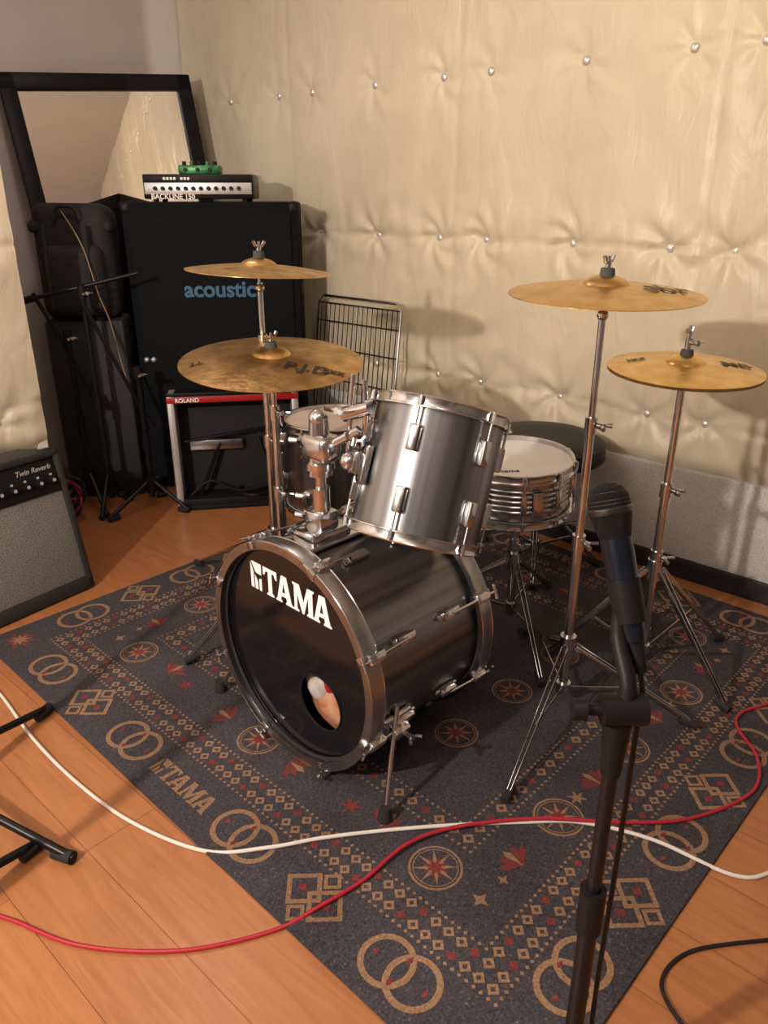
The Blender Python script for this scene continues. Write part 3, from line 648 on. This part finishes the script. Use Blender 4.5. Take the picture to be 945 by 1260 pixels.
vm.add('clip',lathe([(.0165,-.085),(.0190,-.085),(.0182,-.135),(.0150,-.135)],24,True),black,Mm)
vm.add('microphone',lathe([(.001,.029),(.010,.0275),(.018,.0225),(.0235,.013),(.0245,.004),(.0240,-.002)],40),micgr,Mm)
for q in range(5):vm.add('grille_wires',torus(.0243-.0012*q*q*.35,.0004,40,6,.004+q*.0045),micw,Mm)
vm.add('microphone',lathe([(.0245,.000),(.0256,-.001),(.0256,-.006),(.0245,-.008)],40),micw,Mm)
vm.add('microphone',lathe([(.0240,-.008),(.0230,-.014),(.0198,-.028),(.0182,-.036)],40),micgr,Mm)
vm.add('microphone',lathe([(.0182,-.036),(.0184,-.06),(.0165,-.10),(.0138,-.150),(.0128,-.158),(.001,-.158)],40),micmet,Mm)
vm.add('cable',rod((0,0,-.155),(0,0,-.195),.0105,.0085,seg=18),black,Mm)
e=head+d*.19
vm.add('cable',path([e,e+d*.025+Vector((0,0,-.01)),e+Vector((.004,-.006,-.09)),e+Vector((-.004,-.010,-.30)),e+Vector((-.008,-.012,-.6)),L3(.745,.25,.03),L3(.78,.23,.006),L3(.88,.22,.006)],.0035,10,8),cabk);vm.done()
# ------------------------------------------------------------ cables
def inrug(x,y):return .66<x<2.5 and .285<y<2.29
def cable(name,pts,r,mat,lift=None):
    return single(name,[(path([(x,y,r+(.0095 if inrug(x,y) else .0005)+(.0086 if lift and lift[0]<x<lift[1] else 0)) for x,y in pts],r,8,8),mat)])
cable('white_cable',[(.615,2.25),(.61,2.0),(.585,1.75),(.58,1.52),(.60,1.30),(.66,1.11),(.75,1.01),(.85,.94),(.96,.85),(1.07,.75),(1.17,.65),(1.26,.55),(1.32,.41),(1.35,.25),(1.42,.19),(1.6,.12)],.0042,cabw)
cable('red_cable',[(.10,1.55),(.22,1.38),(.30,1.27),(.37,1.10),(.49,.95),(.63,.855),(.73,.82),(.83,.80),(.95,.79),(1.06,.74),(1.20,.62),(1.32,.47),(1.44,.37),(1.61,.30),(1.74,.33),(1.83,.41),(1.90,.42),(1.99,.38),(2.2,.30),(2.4,.1)],.0042,cabr,(.94,1.36))
cable('black_cable',[(1.40,.0),(1.32,.07),(1.24,.15),(1.14,.235),(1.08,.262),(1.03,.262),(1.0,.24),(.97,.19)],.0038,cabk)
# ------------------------------------------------------------ lights
def light(name,typ,loc,e,col,size=.2,tgt=None,sy=None):
    l=bpy.data.lights.new(name,typ);l.energy=e;l.color=col
    if typ=='AREA':
        l.size=size
        if sy:l.shape='RECTANGLE';l.size_y=sy
    else:l.shadow_soft_size=size
    if typ=='SPOT':l.spot_size=math.radians(62);l.spot_blend=1
    o=bpy.data.objects.new(name,l);o.location=loc
    if tgt:o.rotation_euler=(Vector(tgt)-Vector(loc)).to_track_quat('-Z','Y').to_euler()
    bpy.context.collection.objects.link(o);return o
light('wall_lamp_key','POINT',(-1.25,1.04,1.80),265,(1,.865,.745),.04)
light('added_overhead_fill','AREA',(.3,.0,2.45),7,(1,.88,.78),.9,sy=.3)  # added soft fill from above, stands for no known fixture
light('added_yellow_wall_wash','SPOT',(1.0,.3,2.42),55,(1,.83,.40),.12,(2.58,1.35,1.75))  # added spot, put in to tint and brighten the east padding yellow
light('added_north_wall_fill','POINT',(1.35,2.35,2.3),13,(1,.84,.79),.10)  # added pinkish point light, lifts the dim north wall; no lamp there
w=bpy.data.worlds.new('world');SC.world=w;w.use_nodes=True;w.node_tree.nodes['Background'].inputs[0].default_value=(.5,.45,.4,1);w.node_tree.nodes['Background'].inputs[1].default_value=.15
# ------------------------------------------------------------ camera
c=bpy.data.cameras.new('camera');co=bpy.data.objects.new('camera',c);bpy.context.collection.objects.link(co);SC.camera=co
c.sensor_fit='VERTICAL';c.sensor_height=24;c.lens=945/1260*24;c.clip_start=.02
co.location=(0,0,1.3);co.rotation_euler=(math.radians(90-22.6),0,math.radians(-48))
SC.view_settings.view_transform='Standard'
